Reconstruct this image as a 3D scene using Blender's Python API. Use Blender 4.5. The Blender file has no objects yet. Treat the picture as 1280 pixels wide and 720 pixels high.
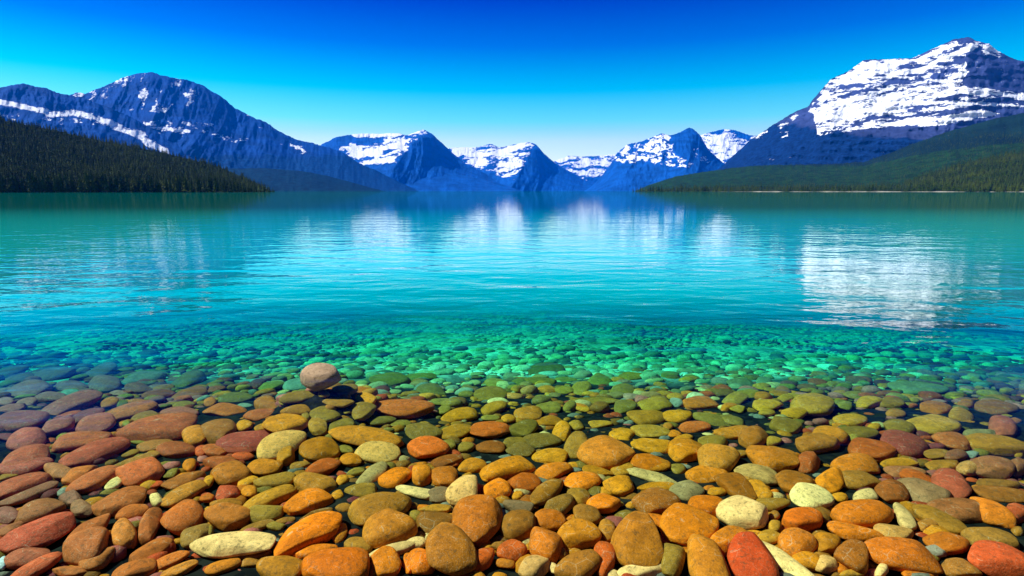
import bpy, math, random
import numpy as np
from mathutils import Vector
R = math.radians
random.seed(7); rng = np.random.default_rng(7)
sc = bpy.context.scene
col = sc.collection

# ------------------------------------------------------------------ camera
F = 698.0; PITCH = math.atan(121.0/F); H = 1.0
cp, sp = math.cos(PITCH), math.sin(PITCH)
def rays(px, py):
    """unit-less directions (forward component 1) for photo pixels, numpy arrays"""
    px = np.asarray(px, float); py = np.asarray(py, float)
    cx = (px-640)/F; cz = -(py-360)/F
    x = cx; y = cp + cz*sp; z = -sp + cz*cp
    return x, y, z
cam = bpy.data.cameras.new('camera'); cam.sensor_width = 36; cam.lens = 36*F/1280
cam.clip_start = 0.05; cam.clip_end = 90000
co = bpy.data.objects.new('camera', cam); col.objects.link(co)
co.location = (0, 0, H); co.rotation_euler = (math.pi/2-PITCH, 0, 0)
sc.camera = co

# ------------------------------------------------------------------ helpers
def nmesh(name, V, Fc, mats, parent=None, smooth=True, attr=None, kind=None, matidx=None):
    V = np.asarray(V, np.float32); Fc = np.asarray(Fc, np.int32); k = Fc.shape[1]; n = len(Fc)
    me = bpy.data.meshes.new(name)
    me.vertices.add(len(V)); me.vertices.foreach_set('co', V.ravel())
    me.loops.add(n*k); me.loops.foreach_set('vertex_index', Fc.ravel())
    me.polygons.add(n); me.polygons.foreach_set('loop_start', np.arange(0, n*k, k, dtype=np.int32))
    me.polygons.foreach_set('loop_total', np.full(n, k, np.int32))
    me.polygons.foreach_set('use_smooth', np.full(n, smooth, bool))
    if attr:
        for an, data in attr.items():
            data = np.asarray(data, np.float32)
            if data.ndim == 1:
                a = me.attributes.new(an, 'FLOAT', 'POINT'); a.data.foreach_set('value', data)
            else:
                a = me.attributes.new(an, 'FLOAT_COLOR', 'POINT')
                d = np.ones((len(data), 4), np.float32); d[:, :3] = data; a.data.foreach_set('color', d.ravel())
    for m in (mats if isinstance(mats, (list, tuple)) else [mats]): me.materials.append(m)
    if matidx is not None: me.polygons.foreach_set('material_index', np.asarray(matidx, np.int32))
    me.update(); me.validate()
    o = bpy.data.objects.new(name, me); col.objects.link(o)
    if parent: o.parent = parent
    if kind: o['kind'] = kind
    return o
def grid_faces(nu, nv):
    i = np.arange(nu-1)[:, None]; j = np.arange(nv-1)[None, :]
    a = (i*nv+j).ravel(); return np.stack([a, a+nv, a+nv+1, a+1], 1)
def hash2(ix, iy, s):
    v = np.sin(ix*127.1+iy*311.7+s*74.7)*43758.5453
    return v-np.floor(v)
def vnoise(x, y, s=0):
    x = np.asarray(x, float); y = np.asarray(y, float)
    ix = np.floor(x); iy = np.floor(y); fx = x-ix; fy = y-iy
    fx = fx*fx*fx*(fx*(fx*6-15)+10); fy = fy*fy*fy*(fy*(fy*6-15)+10)
    a = hash2(ix, iy, s); b = hash2(ix+1, iy, s); c = hash2(ix, iy+1, s); d = hash2(ix+1, iy+1, s)
    return (a*(1-fx)+b*fx)*(1-fy)+(c*(1-fx)+d*fx)*fy
def fbm(x, y, s=0, o=5, g=.5):
    t = 0; a = 1; n = 0
    for k in range(o):
        t = t+a*vnoise(x*2**k+k*17.3, y*2**k+k*9.1, s+k); n += a; a *= g
    return t/n
def ridged(x, y, s=0, o=5, g=.55):
    t = 0; a = 1; n = 0
    for k in range(o):
        t = t+a*(1-np.abs(2*vnoise(x*2**k+k*7.3, y*2**k+k*3.1, s+k)-1)); n += a; a *= g
    return t/n
def sstep(a, b, x):
    t = np.clip((x-a)/(b-a), 0, 1); return t*t*(3-2*t)

class NT:
    def __init__(s, m):
        m.use_nodes = True; s.t = m.node_tree; s.t.nodes.clear()
    def n(s, typ, props=None, **inp):
        nd = s.t.nodes.new(typ)
        for k, v in (props or {}).items(): setattr(nd, k, v)
        for k, v in inp.items():
            key = int(k[1:]) if k[0] == '_' and k[1:].isdigit() else k.replace('_', ' ')
            if isinstance(v, bpy.types.NodeSocket): s.t.links.new(v, nd.inputs[key])
            else: nd.inputs[key].default_value = v
        return nd
    def math(s, op, a, b=0.0, c=None, clamp=False):
        kw = {'_0': a, '_1': b}
        if c is not None: kw['_2'] = c
        return s.n('ShaderNodeMath', {'operation': op, 'use_clamp': clamp}, **kw).outputs[0]
    def maprange(s, v, a, b, c=0.0, d=1.0, smooth=True):
        return s.n('ShaderNodeMapRange', {'interpolation_type': 'SMOOTHSTEP' if smooth else 'LINEAR'}, _0=v, _1=a, _2=b, _3=c, _4=d).outputs[0]
    def mix(s, f, a, b):
        nd = s.n('ShaderNodeMix', {'data_type': 'RGBA'}); 
        for i, v in ((0, f), (6, a), (7, b)):
            if isinstance(v, bpy.types.NodeSocket): s.t.links.new(v, nd.inputs[i])
            else: nd.inputs[i].default_value = v if i == 0 else (tuple(v)+(1,))[:4]
        return nd.outputs[2]
    def mapped(s, vec, scale):
        return s.n('ShaderNodeMapping', Vector=vec, Scale=scale).outputs[0]
    def noise(s, vec, scale, detail=4, rough=.5, dist=0.0):
        return s.n('ShaderNodeTexNoise', Vector=vec, Scale=scale, Detail=detail, Roughness=rough, Distortion=dist).outputs[0]
    def bump(s, h, dist, strength=1.0, normal=None):
        kw = dict(Height=h, Distance=dist, Strength=strength)
        if normal: kw['Normal'] = normal
        return s.n('ShaderNodeBump', **kw).outputs[0]
    def out(s, surf=None, vol=None):
        o = s.n('ShaderNodeOutputMaterial')
        if surf: s.t.links.new(surf, o.inputs[0])
        if vol: s.t.links.new(vol, o.inputs[1])
def mat(name): 
    m = bpy.data.materials.new(name); return m, NT(m)

# ------------------------------------------------------------------ light
SUN_EL, SUN_AZ = 48, -80            # azimuth measured from +Y towards +X
sd = Vector((math.sin(R(SUN_AZ))*math.cos(R(SUN_EL)), math.cos(R(SUN_AZ))*math.cos(R(SUN_EL)), math.sin(R(SUN_EL))))
sl = bpy.data.lights.new('sun', 'SUN'); sl.energy = 5.0; sl.angle = R(.5); sl.color = (1, .95, .86)
so = bpy.data.objects.new('sun', sl); col.objects.link(so)
so.rotation_euler = sd.to_track_quat('Z', 'Y').to_euler(); so.location = sd*50
w = bpy.data.worlds.new('World'); sc.world = w; w.use_nodes = True
t = w.node_tree; t.nodes.clear()
class W(NT):
    def __init__(s, t): s.t = t
wn = W(t)
sky = wn.n('ShaderNodeTexSky', {'sky_type': 'NISHITA', 'sun_disc': False, 'sun_elevation': R(SUN_EL), 'sun_rotation': R(SUN_AZ), 'altitude': 1000, 'air_density': 1.0, 'dust_density': .4, 'ozone_density': 2.0})
tc = wn.n('ShaderNodeTexCoord')
sep = wn.n('ShaderNodeSeparateXYZ', Vector=tc.outputs['Generated'])
rmp = wn.n('ShaderNodeValToRGB', Fac=sep.outputs[2])
e = rmp.color_ramp.elements
SKYR = [(0, (1.6, 1.3, .78)), (.085, (1.2, 1.2, .80)), (.118, (.38, 1.15, .82)), (.165, (.0, .85, .84)), (.235, (.0, .27, .74)), (.30, (.0, .05, .56)), (.55, (.0, .07, .40)), (1, (.02, .08, .30))]
while len(e) < len(SKYR): e.new(.5)
for k, (p, c) in enumerate(SKYR): e[k].position = p; e[k].color = c+(1,)
mul = wn.n('ShaderNodeMix', {'data_type': 'RGBA', 'blend_type': 'MULTIPLY'}); mul.inputs[0].default_value = 1
t.links.new(sky.outputs[0], mul.inputs[6]); t.links.new(rmp.outputs[0], mul.inputs[7])
bg = wn.n('ShaderNodeBackground', Color=mul.outputs[2], Strength=.125)
wo = wn.n('ShaderNodeOutputWorld', Surface=bg.outputs[0])
sc.view_settings.view_transform = 'Standard'; sc.view_settings.look = 'None'; sc.view_settings.gamma = 1; sc.view_settings.exposure = 0.75
sc.cycles.use_denoising = True
sc.cycles.max_bounces = 8; sc.cycles.transparent_max_bounces = 12; sc.cycles.volume_bounces = 1
sc.cycles.caustics_reflective = False; sc.cycles.caustics_refractive = False

# ------------------------------------------------------------------ bed of the lake
def bed_z(x, y):
    x = np.asarray(x, float); y = np.asarray(y, float)
    yy = y+.03*x*np.sin(x*.5)+.12*(vnoise(x*.8, y*.4, 3)-.5)
    d = np.interp(yy, [-30, -3, 0, 1.45, 2.15, 2.7, 3.3, 3.95, 5.3, 8.6, 13, 20, 60, 400], [6, .9, .0, -.14, -.18, -.22, -.29, -.42, -.64, -.86, -1.05, -1.7, -11, -30])
    d = d-(.22*sstep(.35, .95, np.abs(x)/(y+.6))+  .35*(fbm(x*.35+3, y*.35, 66, 3)-.5))*sstep(4.0, 8.5, y)*(y < 60)
    d = d+.15*np.exp(-((x+1.06)**2+((y-3.0)*.9)**2)/.30**2)     # a low hump of the bed
    return d
ROCKS = None
def pebble_color_nodes(nt, base, vec, rnd):
    n1 = nt.noise(vec, 3.0, 5, .6, .6)
    n2 = nt.noise(vec, 22.0, 5, .7)
    n3 = nt.n('ShaderNodeTexVoronoi', {'feature': 'DISTANCE_TO_EDGE'}, Vector=nt.mapped(vec, (1.2, 1.2, 3.0)), Scale=2.2).outputs[0]
    d = nt.math('MULTIPLY_ADD', n1, 1.3, .35)
    f = nt.math('MULTIPLY_ADD', n2, 1.0, .5)
    f = nt.math('MULTIPLY', d, f)
    bnd = nt.noise(nt.mapped(vec, (.35, .35, 5.0)), 1.3, 4, .6, .8)
    f = nt.math('MULTIPLY', f, nt.math('MULTIPLY_ADD', bnd, .7, .65))
    c = nt.n('ShaderNodeVectorMath', {'operation': 'SCALE'}, _0=base, Scale=f).outputs[0]
    sp_ = nt.maprange(nt.noise(vec, 40.0, 3, .6), .57, .68)
    if rnd: sp_ = nt.math('MULTIPLY', sp_, nt.maprange(rnd, .2, 1.0, .1, 2.0))
    c = nt.mix(nt.math('MULTIPLY', sp_, .22), c, (.55, .45, .28))
    dk = nt.maprange(nt.noise(vec, 9.0, 6, .75), .50, .66)
    c = nt.mix(nt.math('MULTIPLY', dk, .6), c, (.06, .045, .02))
    vein = nt.maprange(n3, .0, .022, 1, 0)
    c = nt.mix(nt.math('MULTIPLY', nt.math('MULTIPLY', vein, nt.maprange(n1, .5, .6)), .5), c, (.5, .4, .25))
    h = nt.math('ADD', nt.math('MULTIPLY', n2, .5), n1)
    return c, h
ms, nt = mat('cobble_rock')
tcn = nt.n('ShaderNodeTexCoord'); oi = nt.n('ShaderNodeObjectInfo')
off = nt.n('ShaderNodeVectorMath', {'operation': 'SCALE'}, _0=(1, 1, 1), Scale=nt.math('MULTIPLY', oi.outputs['Random'], 57.0)).outputs[0]
vec = nt.n('ShaderNodeVectorMath', {'operation': 'ADD'}, _0=nt.n('ShaderNodeVectorMath', {'operation': 'SCALE'}, _0=tcn.outputs['Object'], Scale=7.0).outputs[0], _1=off).outputs[0]
c, h = pebble_color_nodes(nt, oi.outputs['Color'], vec, oi.outputs['Random'])
b = nt.n('ShaderNodeBsdfPrincipled', Base_Color=c, Roughness=.62, Specular_IOR_Level=.06, Normal=nt.bump(h, .006, .8)); nt.out(b.outputs[0])
mps, nt = mat('mixed_pebble_rock')
at = nt.n('ShaderNodeAttribute', {'attribute_name': 'Col'}); tcn = nt.n('ShaderNodeTexCoord')
vec = nt.n('ShaderNodeVectorMath', {'operation': 'SCALE'}, _0=tcn.outputs['Object'], Scale=7.0).outputs[0]
c, h = pebble_color_nodes(nt, at.outputs['Color'], vec, None)
b = nt.n('ShaderNodeBsdfPrincipled', Base_Color=c, Roughness=.65, Specular_IOR_Level=.06, Normal=nt.bump(h, .006, .7)); nt.out(b.outputs[0])

mb, nt = mat('lake_bed_gravel')
tcn = nt.n('ShaderNodeTexCoord'); O = tcn.outputs['Object']
sx = nt.n('ShaderNodeSeparateXYZ', Vector=O)
far = nt.maprange(nt.math('ADD', sx.outputs[1], nt.math('MULTIPLY', nt.noise(O, 1.1, 4), .9)), 4.2, 5.3)
vo = nt.n('ShaderNodeTexVoronoi', Vector=O, Scale=9.0)
vg = nt.n('ShaderNodeTexVoronoi', Vector=O, Scale=30.0)
near_c = nt.mix(nt.n('ShaderNodeSeparateColor', Color=vg.outputs['Color']).outputs[0], (.003, .004, .006), (.018, .016, .012))
m0 = nt.noise(O, 2.4, 6, .7, .5)
far_c = nt.mix(nt.maprange(m0, .38, .62), (.16, .17, .12), (.80, .78, .62))
far_c = nt.mix(nt.math('MULTIPLY', nt.n('ShaderNodeSeparateColor', Color=vo.outputs['Color']).outputs[0], .5), far_c, (.95, .92, .75))
land = nt.maprange(sx.outputs[2], -.05, .1)
cc = nt.mix(far, near_c, far_c)
cc = nt.mix(land, cc, (.16, .13, .09))
hh = nt.math('MULTIPLY', vo.outputs['Distance'], -1.0)
b = nt.n('ShaderNodeBsdfPrincipled', Base_Color=cc, Roughness=.9, Specular_IOR_Level=.03, Normal=nt.bump(hh, .05, .8)); nt.out(b.outputs[0])
ys = np.unique(np.concatenate([np.linspace(-40, -1, 14), np.linspace(-1, 12, 160), np.geomspace(12, 26000, 60)]))
xs = np.unique(np.concatenate([-np.geomspace(12, 26000, 45), np.linspace(-12, 12, 181), np.geomspace(12, 26000, 45)]))
X, Y = np.meshgrid(xs, ys, indexing='ij')
Z = bed_z(X, Y)+.05*(fbm(X*1.7, Y*1.7, 5, 4)-.5)*(np.abs(X) < 60)
nmesh('lake_bed', np.stack([X, Y, Z], -1).reshape(-1, 3), grid_faces(len(xs), len(ys)), mb, kind='structure')

# ------------------------------------------------------------------ water
mw, nt = mat('lake_water')
tcn = nt.n('ShaderNodeTexCoord'); O = tcn.outputs['Object']; sx = nt.n('ShaderNodeSeparateXYZ', Vector=O)
Yv = sx.outputs[1]
w1 = nt.noise(nt.mapped(O, (.9, 1.7, 1)), 1.6, 3, .5, .4)
w2 = nt.noise(nt.mapped(O, (.5, 1.6, 1)), .42, 3, .5, .5)
w3 = nt.noise(nt.mapped(O, (1, 1.5, 1)), 7.0, 2, .5, .3)
amp1 = nt.math('MULTIPLY', nt.maprange(Yv, 2.0, 5, .8, 1.0), nt.maprange(Yv, 7, 28, .85, .26))
hgt = nt.math('ADD', nt.math('MULTIPLY', w1, .013), nt.math('ADD', nt.math('MULTIPLY', w2, .024), nt.math('MULTIPLY', w3, .0012)))
hgt = nt.math('MULTIPLY', hgt, amp1)
nrm = nt.bump(hgt, 1.0, 1.0)
fr = nt.n('ShaderNodeFresnel', IOR=1.33, Normal=nrm)
patch = nt.noise(nt.mapped(O, (.5, 1, 1)), .5, 3)
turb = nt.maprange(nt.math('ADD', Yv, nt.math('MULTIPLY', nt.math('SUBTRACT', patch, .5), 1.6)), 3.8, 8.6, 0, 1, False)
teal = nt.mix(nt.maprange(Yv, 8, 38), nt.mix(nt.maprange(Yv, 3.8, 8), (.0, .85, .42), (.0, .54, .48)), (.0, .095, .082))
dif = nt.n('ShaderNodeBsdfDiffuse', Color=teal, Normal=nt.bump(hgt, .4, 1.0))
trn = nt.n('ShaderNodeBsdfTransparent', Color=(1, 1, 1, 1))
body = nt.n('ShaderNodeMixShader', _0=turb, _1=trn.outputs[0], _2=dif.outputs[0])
gl = nt.n('ShaderNodeBsdfAnisotropic', Color=(1, 1, 1, 1), Roughness=.015, Normal=nrm)
sf = nt.n('ShaderNodeMixShader', _0=nt.maprange(fr.outputs[0], .08, .53, 0, .72), _1=body.outputs[0], _2=gl.outputs[0])
vol = nt.n('ShaderNodeVolumeAbsorption', Color=(.0, .975, .82, 1), Density=1.15)
nt.out(sf.outputs[0], vol.outputs[0])
L = 15500
vb = [(-L, -25, 0), (L, -25, 0), (L, L, 0), (-L, L, 0), (-L, -25, -14), (L, -25, -14), (L, L, -14), (-L, L, -14)]
fb = [(0, 1, 2, 3), (7, 6, 5, 4), (0, 4, 5, 1), (1, 5, 6, 2), (2, 6, 7, 3), (3, 7, 4, 0)]
nmesh('lake_water', vb, fb, mw, smooth=False, kind='structure')

# ------------------------------------------------------------------ haze
mh, nt = mat('haze_air')
pv = nt.n('ShaderNodeVolumePrincipled', Color=(.0, .22, 1.0, 1), Density=4.0e-5, Anisotropy=.1)
nt.out(None, pv.outputs[0])
a, b_, zt = 16500, -90, 1750
vb = [(-a, b_, -40), (a, b_, -40), (a, a, -40), (-a, a, -40), (-a, b_, zt), (a, b_, zt), (a, a, zt), (-a, a, zt)]
hz = nmesh('haze', vb, [(3, 2, 1, 0), (4, 5, 6, 7), (0, 1, 5, 4), (1, 2, 6, 5), (2, 3, 7, 6), (3, 0, 4, 7)], mh, smooth=False, kind='stuff')

# ------------------------------------------------------------------ mountains
def in_poly(px, py, poly):
    inside = np.zeros(px.shape, bool); n = len(poly)
    for i in range(n):
        x1, y1 = poly[i]; x2, y2 = poly[(i+1) % n]
        cnd = ((y1 > py) != (y2 > py)) & (px < (x2-x1)*(py-y1)/(y2-y1+1e-9)+x1)
        inside ^= cnd
    return inside
def seg_d(px, py, pts, wd):
    d = np.full(px.shape, 1e9)
    for (x1, y1), (x2, y2) in zip(pts[:-1], pts[1:]):
        L2 = (x2-x1)**2+(y2-y1)**2; tt = np.clip(((px-x1)*(x2-x1)+(py-y1)*(y2-y1))/L2, 0, 1)
        d = np.minimum(d, np.hypot(px-x1-tt*(x2-x1), py-y1-tt*(y2-y1)))
    return d/wd
def rock_mat(name, rock, low, snowc=(.80, .84, .88), st=(1, 1, 2.2)):
    m, nt = mat(name)
    tcn = nt.n('ShaderNodeTexCoord'); O = tcn.outputs['Object']
    sn = nt.n('ShaderNodeAttribute', {'attribute_name': 'snow'}).outputs['Fac']
    fo = nt.n('ShaderNodeAttribute', {'attribute_name': 'wood'}).outputs['Fac']
    n1 = nt.noise(nt.mapped(O, (1, 1, 2.5)), .004, 8, .65)
    n2 = nt.noise(nt.mapped(O, st), .028, 6, .8)
    rc = nt.mix(nt.maprange(n1, .35, .65), [c*.7 for c in rock], [c*1.3 for c in rock])
    n3 = nt.noise(O, .03, 5, .7)
    lc = nt.mix(nt.maprange(n3, .35, .65), [c*.5 for c in low], [c*1.5 for c in low])
    c = nt.mix(nt.maprange(nt.math('ADD', fo, nt.math('MULTIPLY', nt.math('SUBTRACT', n1, .5), .9)), .42, .58), rc, lc)
    nn = nt.math('ADD', nt.math('MULTIPLY', nt.math('SUBTRACT', n1, .5), .8), nt.math('MULTIPLY', nt.math('SUBTRACT', n2, .5), 1.7))
    s = nt.maprange(nt.math('ADD', sn, nn), .47, .53)
    c = nt.mix(s, c, snowc)
    hh = nt.math('ADD', n1, nt.math('MULTIPLY', n2, .4))
    b = nt.n('ShaderNodeBsdfPrincipled', Base_Color=c, Roughness=.85, Specular_IOR_Level=.03, Normal=nt.bump(hh, 45.0, .7)); nt.out(b.outputs[0])
    return m
def mountain(name, sky, D, m, near=.62, relief=.05, gully=(.03, .012), spurs=(), snow=None, wood=None, seed=0, nu=420, nv=130, jag=1.2, base=244, power=1.15, terr=0, label=None):
    sky = sorted(sky); x0, x1 = sky[0][0], sky[-1][0]
    px = np.linspace(x0, x1, nu); top = np.interp(px, [p[0] for p in sky], [p[1] for p in sky])
    k = np.ones(3)/3; ts = np.convolve(np.pad(top, 1, 'edge'), k, 'valid'); top = ts
    amp = np.clip((base-top)/40, 0, 1)*jag
    top = top-amp*(fbm(px*.11, px*0, seed+1, 5, .6)-.5)*2.2-amp*(fbm(px*.5, px*0, seed+2, 2)-.5)*1.1
    v = np.linspace(0, 1, nv)
    PX, V = np.meshgrid(px, v, indexing='ij'); T = top[:, None]
    PY = base+(T-base)*V
    T0 = V**power
    dist = D*(near+(1-near)*T0)
    gx, gy = gully
    wx = 20*(fbm(PX*.012, PY*.02, seed+9, 3)-.5)
    rl = ridged((PX+wx+PY*.35)*gx, PY*gy, seed+3, 6)+.35*ridged((PX-PY*.3)*gx*3, PY*gy*3.5, seed+4, 5)
    fade = np.clip((1-V)/.04, 0, 1)**.5*.85+.15
    dist = dist-D*relief*(rl-.8)*fade
    if terr: dist = dist-D*terr*np.abs(((PY+.22*(PX-x0)*0+6*fbm(PX*.02, PY*.04, seed+6, 3))/9.0) % 1-.5)*fade
    for line, wl, wr, A in spurs:
        ly = np.array([p[1] for p in line], float); lx = np.array([p[0] for p in line], float)
        lin = np.interp(PY, ly, lx)
        dx = PX-lin
        dist = dist-D*A*np.clip(1-np.where(dx < 0, -dx/wl, dx/wr), 0, 1)*np.clip((PY-ly[0])/12+.3, 0, 1)
    x, y, z = rays(PX, PY); hl = np.hypot(x, y)
    P = np.stack([x/hl*dist, y/hl*dist, z/hl*dist+H], -1)
    # back side, falling away behind the crest
    bk = []
    for q in (.03, .1, .25, .5):
        bd = dist[:, -1]*(1+q*.6); bz = (P[:, -1, 2])*(1-q*1.7)-20*(q > .3)
        bk.append(np.stack([x[:, -1]/hl[:, -1]*bd, y[:, -1]/hl[:, -1]*bd, bz], -1))
    P = np.concatenate([P, np.stack(bk, 1)], 1)
    # base carried below the water
    b0 = P[:, :1].copy(); b0[:, :, 2] = -11; P = np.concatenate([b0, P], 1)
    def ext(a): return np.concatenate([a[:, :1], a]+[a[:, -1:]]*4, 1)
    WX = PX+9*(fbm(PX*.12, PY*.2, seed+40, 4, .6)-.5)*1.6; WY = PY+4*(fbm(PX*.10, PY*.25, seed+44, 4, .6)-.5)*1.6
    S = snow(WX, WY, T, rl) if snow else np.zeros_like(PX)-1
    Wd = wood(PX, PY, T, rl) if wood else np.zeros_like(PX)
    o = nmesh(name, P.reshape(-1, 3), grid_faces(nu, nv+5), m, kind='structure', attr={'snow': ext(S).ravel(), 'wood': ext(Wd).ravel()})
    if label: o['label'] = label
    return o
def t4(l): return [(780+x/2.56, 30+y/2.56) for x, y in l]
def t1(l): return [(x/3.2, 60+y/3.2) for x, y in l]
def t2(l): return [(380+x/3.2, 120+y/3.2) for x, y in l]
def t3(l): return [(680+x/4.267, 100+y/4.267) for x, y in l]
def strata(PX, PY, tilt=0, per=6, seed=0):
    y = PY-tilt*PX+5*fbm(PX*.03, PY*.05, seed, 3)
    return fbm(PX*.07, y*.42, seed+5, 4, .6)

m_haze_blue = rock_mat('mountain_rock_haze_tint', (.004, .045, .21), (.002, .032, .11))  # blue of the distance haze is painted into the rock colour
m_far_haze = rock_mat('far_rock_haze_tint', (.004, .065, .28), (.002, .06, .25))  # stronger haze blue painted into the rock, on top of the thin haze volume
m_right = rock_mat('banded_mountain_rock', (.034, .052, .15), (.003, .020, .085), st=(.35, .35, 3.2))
m_foot = rock_mat('forested_foothill_ground', (.002, .020, .045), (.002, .022, .040))
m_dark = rock_mat('dark_forest_ground', (.018, .026, .010), (.014, .028, .008))

def snow_right(PX, PY, T, rl):
    s = np.full(PX.shape, -.6)
    st = strata(PX, PY, -.12, seed=31)
    up = in_poly(PX, PY, t4([(590, 270), (640, 190), (720, 140), (770, 100), (930, 95), (1110, 30), (1290, 90), (1290, 250), (1200, 235), (1000, 300), (620, 360)]))
    s = np.where(up, -.55+st*1.75, s)
    cl = in_poly(PX, PY, t4([(1090, 110), (1120, 60), (1135, 70), (1210, 100), (1290, 115), (1290, 225), (1180, 205), (1080, 190)]))
    s = np.where(cl, .05+(fbm(PX*.6, PY*.06, 8, 3)-.5)*.9, s)
    for p in ([(590, 270), (640, 262), (730, 250), (830, 225), (920, 205), (1000, 190), (1060, 160), (1090, 120), (1092, 170), (1070, 198), (1180, 208), (1280, 225), (1280, 243), (1190, 233), (1060, 225), (960, 240), (880, 272), (780, 300), (700, 330), (620, 352)],
              [(830, 312), (900, 302), (1000, 297), (1070, 287), (1140, 272), (1210, 288), (1100, 310), (980, 328), (900, 327), (700, 340), (640, 352)],
              [(760, 120), (935, 108), (900, 128), (845, 145), (880, 165), (800, 185), (720, 193), (655, 195), (720, 155)],
              [(610, 240), (640, 220), (690, 222), (690, 238), (620, 248)],
              [(1140, 62), (1200, 85), (1205, 105), (1150, 100)]):
        s = np.where(in_poly(PX, PY, t4(p)), .74+(st-.5)*1.5, s)
    for l, wd in (([(860, 160), (950, 148), (1030, 108), (1120, 72)], 3.2), ([(940, 118), (1000, 92), (1060, 62)], 2.5), ([(860, 205), (760, 235), (660, 255)], 2.5), ([(900, 262), (1040, 250), (1280, 262)], 1.6),
                  ([(960, 275), (1100, 262)], 1.6)):
        s = np.maximum(s, 1.1-seg_d(PX, PY, t4(l), wd)*.6)
    for l in ([(425, 362), (460, 342)], [(500, 330), (520, 318)], [(535, 300), (550, 292)], [(505, 360), (520, 350)]):
        s = np.maximum(s, .66-seg_d(PX, PY, t4(l), 3.4)*.42)
    for l in ([(775, 430), (830, 410), (880, 412)], [(1050, 350), (1200, 335), (1280, 325)], [(920, 402), (930, 402)], [(440, 432), (600, 425)]):
        s = np.maximum(s, .30-seg_d(PX, PY, t4(l), 4.0)*.35)
    return s
RS = t4([(310, 460), (350, 420), (400, 375), (430, 355), (480, 320), (540, 285), (590, 265), (600, 245), (640, 200), (660, 180), (720, 150), (770, 115), (850, 112), (930, 108), (970, 88), (1030, 60), (1070, 45), (1110, 43), (1130, 55), (1170, 65), (1210, 95), (1240, 108), (1280, 120)])
RS = [(800, 243), (860, 228)]+RS+[(1340, 92), (1420, 130), (1520, 190), (1600, 243)]
mountain('mountain', RS, 5200, m_right, relief=.040, gully=(.022, .02), spurs=[(t4([(1120, 45), (1100, 130), (1070, 200), (1000, 330), (980, 500)]), 90, 60, .035), (t4([(590, 265), (620, 350), (640, 500)]), 60, 40, .03)],
         snow=snow_right, wood=lambda PX, PY, T, rl: sstep(150, 195, PY+.12*(1130-PX)), seed=11, nu=640, nv=200, terr=.012, jag=1.0, label='high mountain with banded snow ledges above the right shore')

def snow_left(PX, PY, T, rl):
    s = np.full(PX.shape, -.5)
    g = fbm((PX+PY*.3)*.16, PY*.05, 12, 4, .6)
    up = in_poly(PX, PY, t1([(290, 180), (480, 120), (600, 90), (760, 125), (800, 190), (740, 260), (560, 260), (400, 210), (300, 210)]))
    s = np.where(up, .0+(g-.45)*2.2, s)
    b2 = in_poly(PX, PY, t1([(460, 290), (740, 285), (900, 310), (1030, 360), (1000, 385), (800, 350), (640, 350), (500, 310)]))
    s = np.where(b2, .14+(fbm(PX*.12, PY*.3, 4, 4)-.5)*1.8, s)
    rr = in_poly(PX, PY, t1([(960, 255), (1060, 290), (1230, 375), (1220, 425), (1160, 400), (1050, 350)]))
    s = np.where(rr, .1+(fbm(PX*.2, PY*.2, 6, 4)-.5)*1.4, s)
    for l, wd in (([(1170, 390), (1215, 415)], 2.2), ([(735, 180), (750, 188)], 1.8), ([(630, 320), (760, 335)], 2.0), ([(735, 295), (760, 305)], 1.8), ([(575, 295), (610, 305)], 1.6), ([(290, 195), (330, 182)], 1.8)):
        s = np.maximum(s, 1.0-seg_d(PX, PY, t1(l), wd)*.5)
    return s
LS = t1([(290, 185), (310, 175), (340, 182), (400, 160), (480, 125), (540, 103), (600, 95), (650, 110), (700, 118), (760, 130), (820, 155), (880, 190), (940, 240), (1000, 270), (1060, 295), (1130, 340), (1180, 365), (1250, 378)])+t2([(60, 195), (130, 215), (180, 240), (215, 268), (260, 285)])
LS = [(-60, 150), (20, 135), (60, 125)]+LS+[(480, 218), (500, 228), (530, 242)]
mountain('mountain', LS, 6800, m_haze_blue, near=.7, relief=.034, gully=(.035, .010), snow=snow_left, wood=lambda PX, PY, T, rl: sstep(175, 215, PY), seed=23, nu=520, nv=170,
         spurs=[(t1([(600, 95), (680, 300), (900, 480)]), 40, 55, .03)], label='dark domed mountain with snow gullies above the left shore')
def snow_ll(PX, PY, T, rl):
    s = np.full(PX.shape, -.5)
    band = t1([(-40, 195), (0, 215), (120, 240), (220, 268), (290, 258), (400, 285), (480, 320), (560, 355), (610, 390), (670, 415)])
    s = np.maximum(s, 1.0-seg_d(PX, PY, band, 3.6)*.55)
    s = np.maximum(s, 1.1-seg_d(PX, PY, t1([(510, 335), (575, 345)]), 4)*.6)
    z = in_poly(PX, PY, t1([(0, 250), (60, 250), (230, 275), (300, 265), (430, 310), (330, 300), (220, 310), (210, 350), (60, 290), (0, 275)]))
    s = np.where(z, np.maximum(s, .15+(fbm(PX*.16, PY*.3, 3, 4)-.5)*1.8), s)
    return s
mountain('mountain', t1([(-300, 150), (-100, 160), (0, 157), (95, 142), (180, 160), (230, 180), (280, 190)])+[(100, 121), (125, 130), (150, 140), (180, 155), (210, 172), (250, 190), (300, 208), (360, 232), (400, 244)], 5600, m_haze_blue, near=.7,
         snow=snow_ll, wood=lambda PX, PY, T, rl: sstep(180, 215, PY), relief=.04, gully=(.03, .014), seed=41, label='blue ridge with a long diagonal snow band at the far left')
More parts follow.
